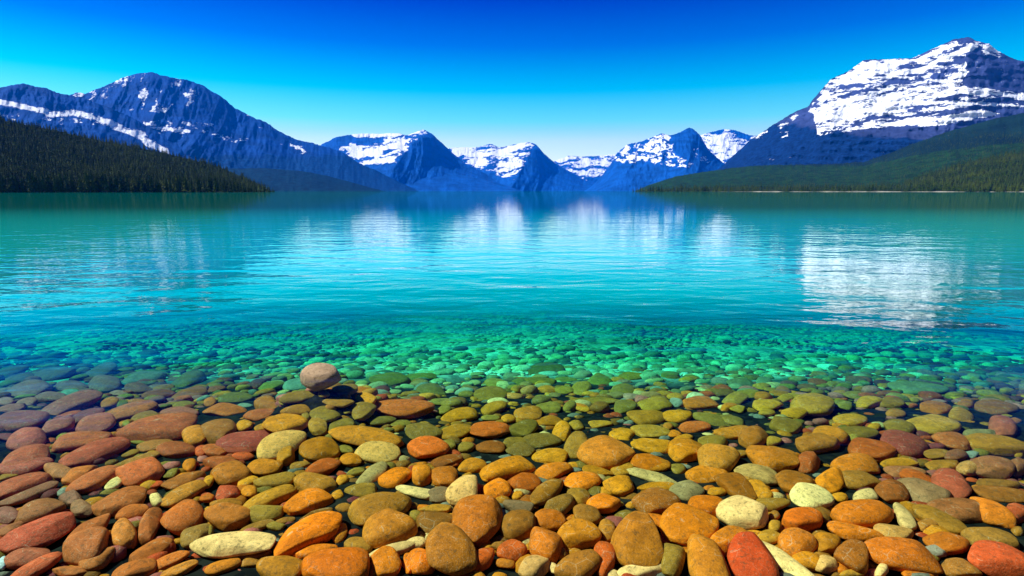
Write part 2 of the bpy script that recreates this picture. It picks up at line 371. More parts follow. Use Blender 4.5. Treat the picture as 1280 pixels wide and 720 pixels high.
# centre left pyramid
def snow_c1(PX, PY, T, rl):
    s = np.full(PX.shape, -.6)
    p = in_poly(PX, PY, t2([(70, 200), (130, 200), (200, 245), (235, 275), (370, 270), (400, 225), (440, 185), (495, 150), (480, 130), (380, 140), (200, 145), (190, 175)]))
    s = np.where(p, .42+(strata(PX, PY, -.2, seed=17)-.5)*3.0, s)
    d = in_poly(PX, PY, t2([(75, 190), (130, 165), (200, 155), (330, 178), (300, 190), (180, 190), (100, 205)]))
    s = np.where(d, -.1, s)
    s = np.maximum(s, 1.2-seg_d(PX, PY, t2([(200, 155), (380, 152)]), 1.8)*.5)
    s = np.maximum(s, 1.1-seg_d(PX, PY, t2([(190, 235), (300, 215), (400, 185)]), 2.6)*.5)
    s = np.maximum(s, 1.1-seg_d(PX, PY, t2([(240, 268), (350, 255)]), 2.2)*.5)
    q = in_poly(PX, PY, t2([(430, 255), (600, 240), (700, 290), (640, 285), (560, 270)]))
    s = np.where(q, -.08+(fbm(PX*.2, PY*.2, 6, 4)-.5)*.8, s)
    return s
mountain('mountain', [(380, 205)]+t2([(75, 190), (130, 165), (200, 152), (300, 150), (380, 150), (410, 158), (440, 146), (480, 134), (510, 150), (560, 195), (600, 235), (640, 265), (700, 295), (760, 330), (830, 360), (890, 380)])+[(670, 244)], 9500, m_far_haze, near=.75,
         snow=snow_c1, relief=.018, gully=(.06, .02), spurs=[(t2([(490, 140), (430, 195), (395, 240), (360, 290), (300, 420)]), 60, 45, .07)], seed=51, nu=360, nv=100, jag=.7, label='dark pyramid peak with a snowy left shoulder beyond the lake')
mountain('mountain', [(330, 215), (370, 206), (400, 199), (430, 200), (470, 203), (500, 204), (560, 215), (610, 226), (640, 234), (665, 244)], 8300, m_far_haze, near=.8, relief=.02, seed=55, nu=260, nv=60, jag=.5, label='low blue spur below the dark pyramid peak')
def snow_c2(PX, PY, T, rl):
    s = np.full(PX.shape, -.6)
    p = in_poly(PX, PY, t2([(590, 200), (700, 200), (745, 186), (900, 182), (925, 195), (905, 235), (870, 290), (845, 335), (780, 320), (700, 290), (630, 260)]))
    s = np.where(p, .5+(strata(PX, PY, -.15, seed=27)-.5)*2.8, s)
    s = np.maximum(s, 1.2-seg_d(PX, PY, t2([(600, 225), (740, 235), (880, 195)]), 2.4)*.5)
    return s
mountain('mountain', [(520, 215)]+t2([(560, 215), (600, 205), (700, 205), (745, 190), (780, 205), (860, 190), (900, 185), (930, 195), (960, 230), (1000, 265), (1060, 300), (1120, 335), (1180, 350)])+[(765, 236), (780, 244)], 11500, m_far_haze, near=.78,
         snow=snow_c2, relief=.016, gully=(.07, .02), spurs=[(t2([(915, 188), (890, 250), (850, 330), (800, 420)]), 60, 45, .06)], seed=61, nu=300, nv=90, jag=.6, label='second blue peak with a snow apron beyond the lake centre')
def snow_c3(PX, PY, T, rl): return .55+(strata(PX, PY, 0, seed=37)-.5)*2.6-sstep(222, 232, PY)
mountain('mountain', [(660, 214), (694, 201), (706, 197), (710.5, 194.5), (717.5, 195), (727, 196), (750, 195), (769, 192.6), (790, 192), (820, 200), (850, 244)], 14200, m_far_haze, near=.85, snow=snow_c3, relief=.015, gully=(.08, .04), seed=71, nu=240, nv=60, jag=.6, label='farthest low snowy ridge in the gap between the peaks')
def snow_c4(PX, PY, T, rl):
    s = np.full(PX.shape, -.6)
    p = in_poly(PX, PY, t3([(385, 400), (440, 340), (560, 310), (630, 280), (670, 300), (690, 380), (760, 430), (790, 465), (700, 465), (560, 440), (430, 445), (380, 430)]))
    s = np.where(p, .40+(fbm(PX*.22, PY*.30, 47, 4, .6)-.5)*3.4, s)
    q = in_poly(PX, PY, t3([(780, 370), (860, 370), (940, 420), (950, 450), (830, 440)]))
    s = np.where(q, .1+(fbm(PX*.3, PY*.3, 5, 3)-.5)*1.6, s)
    return s
mountain('mountain', t3([(200, 600), (250, 570), (310, 510), (360, 440), (390, 390), (440, 345), (480, 335), (560, 315), (590, 300), (630, 285), (670, 295), (720, 280), (765, 255), (790, 255), (830, 290), (860, 345), (880, 375), (950, 435), (1010, 470)])+[(950, 225), (980, 244)], 9000, m_far_haze, near=.75,
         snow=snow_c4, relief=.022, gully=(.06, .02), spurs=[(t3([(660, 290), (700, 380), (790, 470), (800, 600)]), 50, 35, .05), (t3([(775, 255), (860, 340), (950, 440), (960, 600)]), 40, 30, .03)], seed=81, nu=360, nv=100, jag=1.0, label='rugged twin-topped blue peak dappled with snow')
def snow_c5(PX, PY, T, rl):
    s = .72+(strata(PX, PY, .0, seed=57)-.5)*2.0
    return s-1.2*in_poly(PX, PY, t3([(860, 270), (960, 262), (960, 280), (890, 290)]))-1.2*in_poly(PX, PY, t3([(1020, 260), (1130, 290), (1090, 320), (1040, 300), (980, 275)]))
mountain('mountain', t3([(700, 400), (780, 320), (820, 300), (880, 280), (960, 262), (1020, 268), (1100, 295), (1160, 300)])+[(970, 190), (1000, 244)], 12500, m_far_haze, near=.85, snow=snow_c5, relief=.015, gully=(.05, .03), seed=91, nu=240, nv=80, jag=.5, label='distant snowfield peak behind the rugged blue one')

# foothills
one = lambda PX, PY, T, rl: np.ones_like(PX)
mountain('hills', [(200, 212), (260, 211), (330, 210), (380, 214), (410, 220), (440, 228), (465, 235), (485, 240), (495, 244)], 3600, m_foot, near=.75, relief=.02, wood=one, seed=101, nu=200, nv=60, jag=.5)
def snow_f(PX, PY, T, rl):
    s = np.full(PX.shape, -1.)
    for l, wd in (([(1050, 352), (1120, 345), (1200, 335), (1290, 322)], 4.5), ([(1060, 372), (1150, 360)], 2.5)):
        s = np.maximum(s, .30-seg_d(PX, PY, t4(l), wd)*.35)
    return s
m_slope = rock_mat('green_slope_ground', (.006, .022, .016), (.010, .038, .003), snowc=(.42, .42, .44))
RF = t3([(470, 600), (480, 595), (560, 560), (700, 515), (860, 490), (1000, 470)])+[(945, 207), (975, 206), (1040, 205), (1080, 202), (1110, 192), (1140, 180), (1190, 163), (1240, 149), (1280, 141), (1350, 128), (1450, 150), (1560, 244)]
mountain('hills', RF, 3000, m_slope, near=.62, relief=.02, snow=snow_f, wood=lambda PX, PY, T, rl: sstep(-6, 10, PY-np.interp(PX, [780, 900, 1081, 1131, 1170, 1280, 1400], [200, 205, 205, 195, 187, 175, 170])), seed=111, nu=420, nv=120, jag=.8)
mountain('hills', [(775, 244), (800, 238), (840, 235.5), (900, 234), (1000, 233.5), (1080, 233), (1125, 232), (1155, 218), (1194, 207), (1230, 199), (1280, 190), (1340, 178), (1450, 170), (1600, 244)], 1500, m_dark, near=.72, relief=.01, wood=one, seed=121, nu=420, nv=50, jag=.3, base=243.0)
HLsky = [(-200, 118), (-100, 126), (-40, 140), (0, 150), (62, 162), (125, 176), (200, 190), (270, 207), (305, 222), (325, 231), (338, 238), (346, 242.6), (360, 243)]
mountain('hills', HLsky, 950, m_dark, near=.55, relief=.02, wood=one, seed=131, nu=300, nv=90, jag=.3, base=243.0)

# ------------------------------------------------------------------ conifers
mn, nt = mat('conifer_needles')
tcn = nt.n('ShaderNodeTexCoord'); gi = nt.n('ShaderNodeNewGeometry'); oi = nt.n('ShaderNodeObjectInfo')
rr = nt.math('FRACT', nt.math('ADD', gi.outputs['Random Per Island'], oi.outputs['Random']))
c = nt.mix(rr, (.006, .020, .003), (.030, .062, .006))
c = nt.mix(nt.maprange(nt.noise(gi.outputs['Position'], .02, 3), .45, .65), c, (.05, .075, .008))
b = nt.n('ShaderNodeBsdfPrincipled', Base_Color=c, Roughness=.8, Specular_IOR_Level=.05); nt.out(b.outputs[0])
mt, nt = mat('conifer_bark'); b = nt.n('ShaderNodeBsdfPrincipled', Base_Color=(.07, .045, .03, 1), Roughness=.9); nt.out(b.outputs[0])
def conifer_geo(seed, layers=9, seg=9):
    r = np.random.default_rng(seed); V = []; Fq = []; M = []
    hgt = 1.0; nv = 0
    # trunk
    for k in range(5):
        a_ = k*2*math.pi/5; V += [(math.cos(a_)*.02, math.sin(a_)*.02, -.04), (math.cos(a_)*.006, math.sin(a_)*.006, .9)]
    for k in range(5):
        a0, a1 = 2*k, 2*((k+1) % 5); Fq.append((a0, a1, a1+1)); Fq.append((a0, a1+1, a0+1)); M += [1, 1]
    nv = 10
    for l in range(layers):
        q = l/(layers-1); zb = .10+.80*q; zt_ = zb+.16*(1-.35*q); rad = .17*(1-q)**.8+.018
        tip = nv; V.append((r.normal()*.006, r.normal()*.006, min(zt_, 1.0)))
        ph = r.uniform(0, 6)
        for k in range(seg*2):
            a_ = ph+k*math.pi/seg; rk = rad*(1.0 if k % 2 == 0 else .55)*r.uniform(.65, 1.2)
            V.append((math.cos(a_)*rk, math.sin(a_)*rk, zb-(.03 if k % 2 == 0 else -.01)+r.normal()*.01))
        for k in range(seg*2):
            Fq.append((tip, tip+1+k, tip+1+(k+1) % (seg*2))); M.append(0)
        nv = len(V)
    return np.array(V), np.array(Fq), M
TG = [conifer_geo(s) for s in range(6)]
TL = [conifer_geo(s+20, 5, 4) for s in range(5)]
protos = []
def hill_pt(px, py_top_unused, D): pass
from mathutils.bvhtree import BVHTree
dg = bpy.context.evaluated_depsgraph_get(); bpy.context.view_layer.update()
hills = [o for o in bpy.data.objects if o.name.startswith('hills')]
def bvh(o):
    me = o.data; n = len(me.vertices); V = np.empty(n*3, np.float32); me.vertices.foreach_get('co', V)
    return BVHTree.FromPolygons([tuple(p) for p in V.reshape(-1, 3)], [tuple(p.vertices) for p in me.polygons])
B_r, B_l = bvh(hills[2]), bvh(hills[3])
B_f = bvh(hills[1])
def hit(B, px, py):
    x, y, z = rays(px, py); d = Vector((float(x), float(y), float(z))).normalized()
    h_ = B.ray_cast(Vector((0, 0, H)), d)
    return h_[0]
shore = []
def shore_pts(B, x0, x1, n, ymin, ymax):
    out = []; k = 0
    while len(out) < n and k < n*30:
        k += 1; p = hit(B, random.uniform(x0, x1), random.uniform(ymin, ymax))
        if p is not None: out.append(p)
    return out
def add_trees(pts, name, label, group, hh):
    for p in pts:
        V, Fq, M = TG[random.randrange(6)]
        key = random.randrange(6)
        if len(protos) < 6:
            V, Fq, M = TG[len(protos)]; o = nmesh('conifer', V, Fq, [mn, mt], smooth=False, matidx=M); protos.append(o); o = protos[-1]
        else:
            o = protos[key].copy(); col.objects.link(o)
        s = hh*random.uniform(.65, 1.25)
        if p[0] < 0: s *= min(1, max(.22, (350-(640+F*p[0]/p[1]))/70))
        o.location = (p[0], p[1], max(p[2], .2)-.2); o.scale = (s*random.uniform(.85, 1.2),)*2+(s,); o.rotation_euler = (0, 0, random.uniform(0, 6.28))
        o['label'] = label; o['category'] = 'tree'; o['group'] = group
add_trees(shore_pts(B_l, -8, 346, 165, 239.5, 242.6), 'conifer', 'dark conifer in the row along the left shore, below the shadowed hillside', 'conifers along the left shore', 13.0)
add_trees(shore_pts(B_r, 800, 1288, 130, 240.8, 242.6), 'conifer', 'dark conifer in the row along the right shore, below the green slopes', 'conifers along the right shore', 11.5)
def forest(B, name, n, x0, x1, y0, y1, hh, D_, kindlabel):
    Vs = []; Fs = []; nv = 0; Ms = []; k = 0; c_ = 0
    while c_ < n and k < n*3:
        k += 1
        p = hit(B, random.uniform(x0, x1), random.uniform(y0, y1))
        if p is None: continue
        V, Fq, M = random.choice(TL); s = hh*random.uniform(.6, 1.2)
        a_ = random.uniform(0, 6.28); ca, sa = math.cos(a_), math.sin(a_)
        W_ = np.stack([(V[:, 0]*ca-V[:, 1]*sa)*s*1.25+p[0], (V[:, 0]*sa+V[:, 1]*ca)*s*1.25+p[1], V[:, 2]*s+p[2]-.3], 1)
        Vs.append(W_); Fs.append(Fq+nv); nv += len(V); Ms += M; c_ += 1
    return nmesh(name, np.concatenate(Vs), np.concatenate(Fs), [mn, mt], smooth=False, matidx=Ms, kind='stuff')
forest(B_l, 'forest', 6500, -60, 346, 140, 241.5, 8.5, 0, '')
forest(B_r, 'forest', 3600, 790, 1330, 180, 242, 11.0, 0, '')
forest(B_f, 'forest', 7000, 795, 1330, 165, 237, 8.0, 0, '')

# pale gravel beach of the far right shore
mg, nt = mat('shore_gravel')
O = nt.n('ShaderNodeTexCoord').outputs['Object']
c = nt.mix(nt.maprange(nt.noise(O, .05, 5, .7), .35, .65), (.05, .05, .035), (.36, .34, .27))
b = nt.n('ShaderNodeBsdfPrincipled', Base_Color=c, Roughness=.95, Specular_IOR_Level=.05); nt.out(b.outputs[0])
bx = np.linspace(880, 1400, 500); x, y, z = rays(bx, bx*0+243); hl = np.hypot(x, y)
rows = []
hgt_ = 1.3*np.clip(fbm(bx*.06, bx*0, 77, 4, .6)*2.4-.75, 0.02, 1)*sstep(880, 960, bx)
for dd, q in ((-14, -1.0), (-4, .0), (2, .65), (12, 1.0), (30, .9), (60, -.5)):
    rows.append(np.stack([x/hl*(1072+dd), y/hl*(1072+dd), hgt_*q-.6*(q < 0)], 1))
nmesh('shore', np.stack(rows, 1).reshape(-1, 3), grid_faces(500, 6), mg, kind='structure')

# ------------------------------------------------------------------ cobbles
PAL = dict(o=(.80, .17, .004), r=(.66, .07, .012), y=(.74, .225, .008), c=(.88, .48, .16), g=(.33, .165, .018), b=(.40, .13, .012), m=(.26, .035, .035), p=(.62, .13, .09), k=(.26, .22, .15), s=(.46, .30, .15), w=(.62, .66, .62))
WORD = dict(o='orange', r='rust-red', y='ochre', c='cream', g='olive', b='brown', m='maroon', p='dusky pink', k='grey', s='sandy', w='whitish')
T = {}
T[(0, 576)] = '''140,35,300,90,12,rp;140,150,330,90,18,ro;60,95,160,40,12,b;170,215,390,60,22,gk;245,310,310,120,17,g;375,70,190,90,-12,oc;485,90,200,80,25,o;590,120,310,100,23,or;880,70,270,130,10,ro;720,140,140,60,30,c;395,195,90,50,20,k;450,235,130,90,0,kg;510,295,130,90,0,gk;760,250,320,120,18,ob;40,345,160,90,0,k;65,430,160,60,25,g;260,450,470,130,22,r;570,420,300,80,28,ob;820,330,200,80,18,o;770,460,150,150,0,y;935,410,220,110,68,ob;1140,350,270,170,30,o;1160,200,300,80,25,y;1150,125,260,70,20,ob;955,150,150,40,12,r;1070,80,120,50,30,g;1185,30,100,80,40,o;770,25,160,40,20,b;975,245,90,80,0,c;540,550,290,170,28,yb;610,620,230,90,25,y;180,610,270,90,10,bm;230,670,330,80,28,ro;440,690,200,60,0,yb;840,685,260,80,18,oy;930,570,290,80,28,oy;1215,470,190,100,22,g;1070,620,220,60,22,o;1120,685,230,60,20,y;20,640,60,130,0,w'''
T[(256, 576)] = '''160,75,210,130,0,oy;375,40,200,85,5,oy;140,198,140,85,12,r;20,235,100,50,10,or;25,130,100,60,40,y;270,130,140,60,20,y;280,195,105,80,5,oy;430,125,240,80,8,gy;410,235,330,90,22,yg;125,275,200,60,10,yb;135,350,240,130,5,bo;370,330,230,100,12,g;680,145,240,120,0,by;640,265,260,120,18,o;740,45,190,90,20,ro;600,30,140,50,10,b;860,120,90,60,25,y;940,70,120,50,15,g;1050,85,200,80,30,cg;1185,105,190,110,15,o;985,190,200,75,5,gb;830,215,90,60,25,y;870,295,110,60,5,b;1100,300,370,180,15,yg,0;1140,415,290,190,10,by,1;640,460,450,165,28,o,1;840,455,130,80,55,yo;700,340,200,50,15,b;500,375,140,40,15,b;330,410,200,50,15,bg;440,410,120,60,0,g;180,525,480,140,3,c,1;20,440,80,80,0,g;320,590,180,50,10,gb;290,640,140,60,0,b;120,660,220,70,18,yo;470,680,260,150,0,yg;700,565,260,80,12,o;960,535,160,90,0,bg;820,660,390,200,5,o,1;1180,555,320,80,15,c;1120,640,190,150,20,oy;1275,650,60,150,0,o'''
T[(512, 576)] = '''75,90,120,120,50,oy;225,105,170,110,5,o;235,20,150,50,5,ro;390,30,160,80,5,yo;340,185,200,150,35,cy,1;610,50,310,120,15,yo;545,180,160,120,0,o;720,135,190,105,0,or;680,215,80,65,0,y;860,190,220,100,35,yb;890,65,200,90,12,o;1020,30,90,50,0,y;1080,130,210,105,0,o;1180,70,180,60,-8,y;1225,270,190,115,0,o;160,300,180,50,0,yg;40,340,80,60,0,g;160,390,220,120,0,b;235,550,300,270,-50,by,1;430,365,300,260,20,ob,1;680,400,210,160,0,b;680,290,180,90,-10,bk;870,360,180,120,-5,o;930,280,180,110,20,bg;1060,230,130,90,-10,bg;1105,340,160,110,-10,b;1050,455,240,150,0,y,1;640,565,160,110,10,ro,1;560,530,120,50,0,b;475,540,95,45,0,y;400,650,290,110,28,ro;600,640,130,60,-10,bo;850,530,190,190,-20,ob;945,580,90,80,0,b;780,660,190,120,20,cy;900,670,100,60,-30,c;1060,660,240,160,20,b;1220,620,130,190,0,ro;1235,440,100,130,0,b;70,640,160,150,-10,o;30,520,130,70,10,c;190,215,150,90,0,bk;40,195,230,70,-12,c'''
T[(768, 576)] = '''35,150,180,110,0,y;240,30,200,80,-5,yo;60,60,140,70,0,yg;220,95,340,60,-14,cg;395,50,110,70,-10,g;260,160,210,50,0,y;455,185,190,100,0,gk;570,85,220,100,0,oy;640,195,130,60,0,y;760,160,240,120,-28,bo;890,80,260,90,-10,cy;900,180,160,90,-25,y;1000,200,70,45,0,o;990,270,200,80,0,gy;1130,140,260,120,-12,bo;1225,225,240,120,-12,c,1;250,265,270,150,0,bo;575,290,210,130,-12,o;810,325,310,160,-15,c,1;240,375,150,75,-10,o;465,400,310,210,-5,oy;150,490,310,270,-45,by,1;360,620,150,190,0,g;570,620,340,190,-60,by,1;710,500,240,140,15,oy;860,620,340,230,-50,r,1;1070,640,420,90,-33,c,1;870,465,150,60,0,y;970,480,150,80,0,gy;1170,370,230,150,-5,or;1140,520,220,150,-15,ob;1200,625,200,90,-15,y;1000,345,80,60,0,b;1005,410,100,80,0,gy;170,690,260,90,10,c'''
T[(1024, 576)] = '''230,30,260,105,-3,o;75,120,160,120,-5,oy;500,20,200,60,0,y;240,120,280,90,-5,b;450,190,200,120,-20,br;610,110,220,70,-20,ro;830,150,240,140,-20,rp;650,190,330,120,-15,bk;540,70,260,60,-5,bp;930,45,150,80,0,oc;1090,45,260,110,-5,bp;1240,40,120,80,0,bp;780,30,200,60,0,yb;1120,145,260,50,-5,b;1150,215,330,80,-8,bo;1070,310,270,110,-28,o,1;1230,340,150,100,-15,r;880,310,370,120,-8,bm;750,370,340,90,-25,gy;290,225,150,90,0,c;130,225,110,60,-10,y;275,330,340,130,-2,o,1;530,350,270,80,-60,c,1;470,450,230,90,-10,yc;235,445,330,90,-8,o;690,400,150,70,0,b;790,510,260,110,-15,o;515,590,430,150,-12,o,1;210,600,200,160,-20,bo;40,515,170,110,0,yb;1090,495,330,110,-10,gb;1110,620,400,170,-15,r,1;880,680,230,100,-15,b;40,650,130,90,0,cy;200,705,150,50,0,gy;620,705,280,50,0,o;390,690,100,80,30,c;740,560,150,60,-10,k;1240,440,90,60,-20,b'''
T[(0, 456)] = '''60,50,200,60,15,p;330,65,290,80,12,p;620,50,240,70,20,p;130,85,180,50,10,p;180,160,260,110,5,p;450,140,170,60,0,p;650,125,190,100,5,p;40,230,120,50,0,p;170,235,160,50,8,p;320,205,180,60,5,p;440,180,130,50,10,k;460,245,400,90,20,pr;430,315,180,40,15,r;690,235,130,60,10,ro;70,275,180,50,8,p;130,350,330,100,5,mp;360,385,200,90,15,mp;550,320,200,60,15,m;170,465,230,110,18,pr;600,370,230,100,15,pr;810,290,320,80,12,ro;860,150,160,60,0,ro;740,180,130,40,0,p;900,85,240,60,10,kp;1000,185,180,50,5,r;1020,145,150,45,10,ro;1190,180,210,80,12,ro;1180,100,220,90,20,g;860,235,140,45,0,ro;950,60,180,50,0,g;980,400,440,130,10,ro,1;1120,300,210,60,0,pr;920,330,170,60,10,y;510,475,350,100,12,ro;590,555,410,100,18,r;175,595,320,120,18,ro;400,455,110,50,10,g;1230,445,160,110,15,oy;1100,535,200,90,5,rb;970,505,220,60,8,bo;820,555,120,40,15,b;880,590,250,50,18,yg;1260,540,90,70,0,r;790,370,60,40,0,g;40,450,150,40,0,m;870,480,120,35,0,g;1150,250,150,50,5,b'''
T[(256, 456)] = '''720,75,250,130,-3,sk,2;420,135,160,60,8,g;570,130,160,80,0,k;90,115,100,40,0,y;60,150,150,40,8,r;190,210,210,60,5,g;35,235,90,60,0,ro;130,290,230,75,0,ro;390,250,150,100,-20,ob;340,310,180,60,5,rb;590,200,220,60,5,g;500,235,80,40,0,g;250,255,110,30,0,k;580,280,190,60,8,yg;500,365,250,100,8,y,1;400,390,160,55,10,yb;250,380,120,70,0,yo;85,420,210,130,10,bo;750,310,180,70,0,g;630,320,60,60,0,g;830,235,190,55,0,gy;880,155,150,60,5,g;740,180,80,50,0,g;990,160,130,60,5,y;1000,215,160,60,0,y;1160,100,240,90,3,g;980,290,170,90,12,gb;885,290,80,35,0,g;1235,275,350,95,3,ro,1;710,385,110,90,0,gy;860,385,160,80,10,g;780,440,100,50,0,g;1100,350,170,50,3,g;1220,370,130,50,10,g;1010,450,430,110,-2,yo,1;1090,545,260,115,3,yc;880,530,120,50,0,g;715,530,220,120,5,yo;260,480,330,100,8,mr;200,530,210,60,0,rm;470,500,300,120,22,yc,1;500,560,120,110,0,yb;240,570,140,50,0,r;60,540,150,70,-5,rb;100,610,200,70,3,rb;905,595,120,75,0,oy'''
T[(512, 456)] = '''60,80,200,50,3,g;130,165,170,80,0,g;210,230,170,45,0,g;510,190,190,80,0,gy;540,115,140,60,0,gy;850,35,210,80,0,g;680,105,100,50,0,g;820,105,180,50,0,yg;975,95,150,40,0,g;970,160,140,60,0,gy;1075,150,120,90,10,gy;1190,100,140,80,0,g;1150,225,280,40,0,gy;220,280,100,60,0,g;310,315,210,70,8,yo;530,270,150,70,15,y;615,335,95,55,0,yo;745,300,160,75,0,oy;870,270,150,60,0,g;1070,265,130,50,-15,y;510,330,130,40,0,g;715,400,170,90,12,g;875,355,150,65,0,yo;955,415,110,110,-20,y;1040,380,110,70,0,gy;1190,370,170,50,0,yg;80,415,200,110,0,gb;290,420,200,80,8,y;505,405,230,95,3,ro,1;830,470,210,80,5,gb;650,490,160,60,0,gb;700,530,160,80,-5,gb;355,510,120,70,0,gb;510,515,170,70,0,br;110,520,230,115,3,ro,1;245,510,100,80,0,g;240,605,180,80,8,br;880,575,200,90,0,y;1050,510,150,150,0,gy;1230,545,300,170,0,bo,1;1200,480,180,60,0,yo'''
T[(768, 456)] = '''100,75,150,60,0,yb;60,160,150,90,0,gb;490,80,140,50,0,g;340,70,120,60,0,g;790,120,160,60,0,gk;935,105,110,60,0,kg;840,185,160,60,0,gy;750,215,140,70,5,gy;650,175,80,40,0,b;525,238,210,80,0,or;950,250,180,60,0,y;770,275,110,50,0,gy;1070,210,120,50,0,by;1250,250,260,130,-5,yb;1125,300,140,70,0,y;950,300,100,50,0,yg;250,250,190,70,0,gy;65,265,130,70,0,g;210,325,230,80,0,yb;400,320,190,65,0,yo;620,345,240,60,-10,g;740,350,150,60,-10,g;1065,380,180,80,-8,gb;500,390,180,60,0,ro;335,385,70,50,0,bo;370,435,110,50,-5,o;230,420,200,80,-3,gy;50,440,140,80,0,y;440,460,120,60,10,yo;240,510,240,95,-5,y;760,425,230,80,3,oy;860,455,170,120,0,ob;620,480,170,70,-5,gb;450,540,220,140,-5,yo;630,590,240,150,-5,by,1;220,615,240,100,-5,o;980,585,300,130,-12,oy,1;790,555,90,50,0,b;1120,565,90,40,0,o;1210,610,140,110,0,rb;990,480,110,60,0,gy'''
T[(1024, 456)] = '''200,345,190,75,0,y;160,255,110,60,0,g;310,235,140,65,0,yo;450,240,150,60,-5,bo;345,385,90,50,0,y;480,305,140,55,-5,br;640,150,330,80,-5,gk;720,270,190,75,-5,ro;700,375,290,95,-8,yg,1;890,320,140,90,-10,yo;920,245,120,60,0,rb;1100,270,240,80,-5,rb;1145,395,170,110,-20,rp;1220,355,110,50,0,rb;1000,430,190,50,-3,gk;1110,500,370,90,-8,y;820,470,230,90,-12,rb;730,510,130,40,0,m;530,500,270,130,-12,mr;490,400,180,90,-10,gb;250,425,220,70,-5,gb;330,530,260,110,-12,ro;215,460,80,50,0,g;740,560,150,60,0,b;850,565,140,70,0,mb;950,560,110,45,0,k;230,190,150,50,-5,b;60,450,200,110,-8,oy;-10,495,270,110,5,bo'''
stones = []
for (x0, y0), s in T.items():
    for q in s.split(';'):
        f = q.strip().split(',')
        stones.append(dict(x=x0+float(f[0])/5, y=y0+float(f[1])/5, w=float(f[2])/5, h=float(f[3])/5, a=float(f[4]), c=f[5], up=int(f[6]) if len(f) > 6 else 0))
stones.sort(key=lambda s: -s['w']*s['h'])
small = stones[300:]; stones = stones[:300]

def ico(sub):
    import bmesh
    bm = bmesh.new(); bmesh.ops.create_icosphere(bm, subdivisions=sub, radius=1)
    V = np.array([v.co[:] for v in bm.verts]); Fq = np.array([[v.index for v in f.verts] for f in bm.faces]); bm.free(); return V, Fq
ICO = {k: ico(k) for k in (1, 2, 3, 4, 5)}
def n3(P, s, seed):
    return (fbm(P[:, 0]*s+seed*3.1, P[:, 1]*s+P[:, 2]*s*1.7, seed, 3)+fbm(P[:, 2]*s+seed*5.1, P[:, 1]*s-P[:, 0]*s*.8, seed+9, 3))/2-.5
def pebble(sub, r, rough=.16):
    V, Fq = ICO[sub]; n = r.uniform(2.1, 2.9)
    rad = (np.abs(V)**n).sum(1)**(-1/n); P = V*rad[:, None]
    P = P*(1+rough*2*n3(V*1.0+2.3, .9, int(r.integers(900))))[:, None]
    for _ in range(r.integers(4, 8)):                    # worn flats
        d = r.normal(size=3); d[2] *= .6; d /= np.linalg.norm(d); h_ = r.uniform(.70, .90)
        k = P@d; ex = np.maximum(k-h_, 0); P = P-np.outer(ex*.66, d)
    P[:, 1] *= 1+r.uniform(-.28, .28)*P[:, 0]             # one end narrower
    P[:, 1] += r.uniform(-.10, .10)*P[:, 0]**2
    P = P*(1+.02*n3(V*1.0, 5.0, int(r.integers(900))))[:, None]
    return P/np.abs(P).max(0), Fq
def bedpix(px, py, z):
    x, y, zz = rays(px, py); k = (z-H)/zz; return np.array([x*k, y*k])
def place(s):
    px, py = s['x'], s['y']
    z = -.2
    for _ in range(30):
        g = bedpix(px, py, z); z = .6*z+.4*(float(bed_z(g[0], g[1]))+.02)
    if s['up'] == 2: z = -.02
    g = bedpix(px, py, z)
    th = R(s['a']); A = np.array([[math.cos(th), -math.sin(th)], [math.sin(th), math.cos(th)]])
    S = A@np.diag([(s['w']/2)**2, (s['h']/2)**2])@A.T; S[0, 1] *= -1; S[1, 0] *= -1   # image y points down
    dist = math.hypot(g[0], g[1], H-z); gr = math.asin((H-z)/dist)
    t_px = (.50 if s['up'] < 2 else .9)*math.sqrt(np.linalg.eigvalsh(S)[0])
    if s['h'] > 40: t_px *= .75
    t = t_px/F*dist/math.cos(gr)
    S2 = S-np.diag([0, (t_px*.9)**2])
    J = np.stack([(bedpix(px+1, py, z)-bedpix(px-1, py, z))/2, (bedpix(px, py+1, z)-bedpix(px, py-1, z))/2], 1)
    G = J@S2@J.T; ev, U = np.linalg.eigh(G); ev = np.sqrt(np.maximum(ev, 1e-6))
    b_, a_ = ev; a_ = min(a_, b_*3.4); ang = math.atan2(U[1, 1], U[0, 1])
    zc = float(bed_z(g[0], g[1]))+t*.55+(.35*t if s['up'] == 1 else 0)
    if s['up'] == 2: t = .062; zc = -.035; a_ *= .9; b_ = min(b_, a_*.85)
    g = bedpix(px, py, zc)
    return g, zc, a_, b_, t, ang
def mixc(c):
    A = np.array(PAL[c[0]]); 
    return A if len(c) < 2 else A*.62+np.array(PAL[c[1]])*.38
placed = []
for i, s in enumerate(stones):
    r = np.random.default_rng(1000+i)
    g, zc, a_, b_, t, ang = place(s)
    P, Fq = pebble(5 if s['w']*s['h'] > 2600 else 4, r)
    P = P*np.array([a_, b_, t])*1.17
    o = nmesh('cobble', P, Fq, ms)
    o.location = (g[0], g[1], zc); o.rotation_euler = (r.uniform(-.06, .06), r.uniform(-.06, .06), ang)
    cc = mixc(s['c'])*r.uniform(.62, 1.08)
    if s['up'] == 1: cc = cc*1.1
    wl = .6*max(0, 1-s['x']/360); wr = .30*min(1, max(0, (s['x']-1050)/200))
    cc = cc*(1-wl-wr)+np.array([.50, .085, .05])*wl+np.array([.36, .09, .03])*wr
    o.color = (*np.clip(cc, 0, .9), 1)
    o['category'] = 'stone'
    s['o'] = o; placed.append((g[0], g[1], a_, b_, ang))

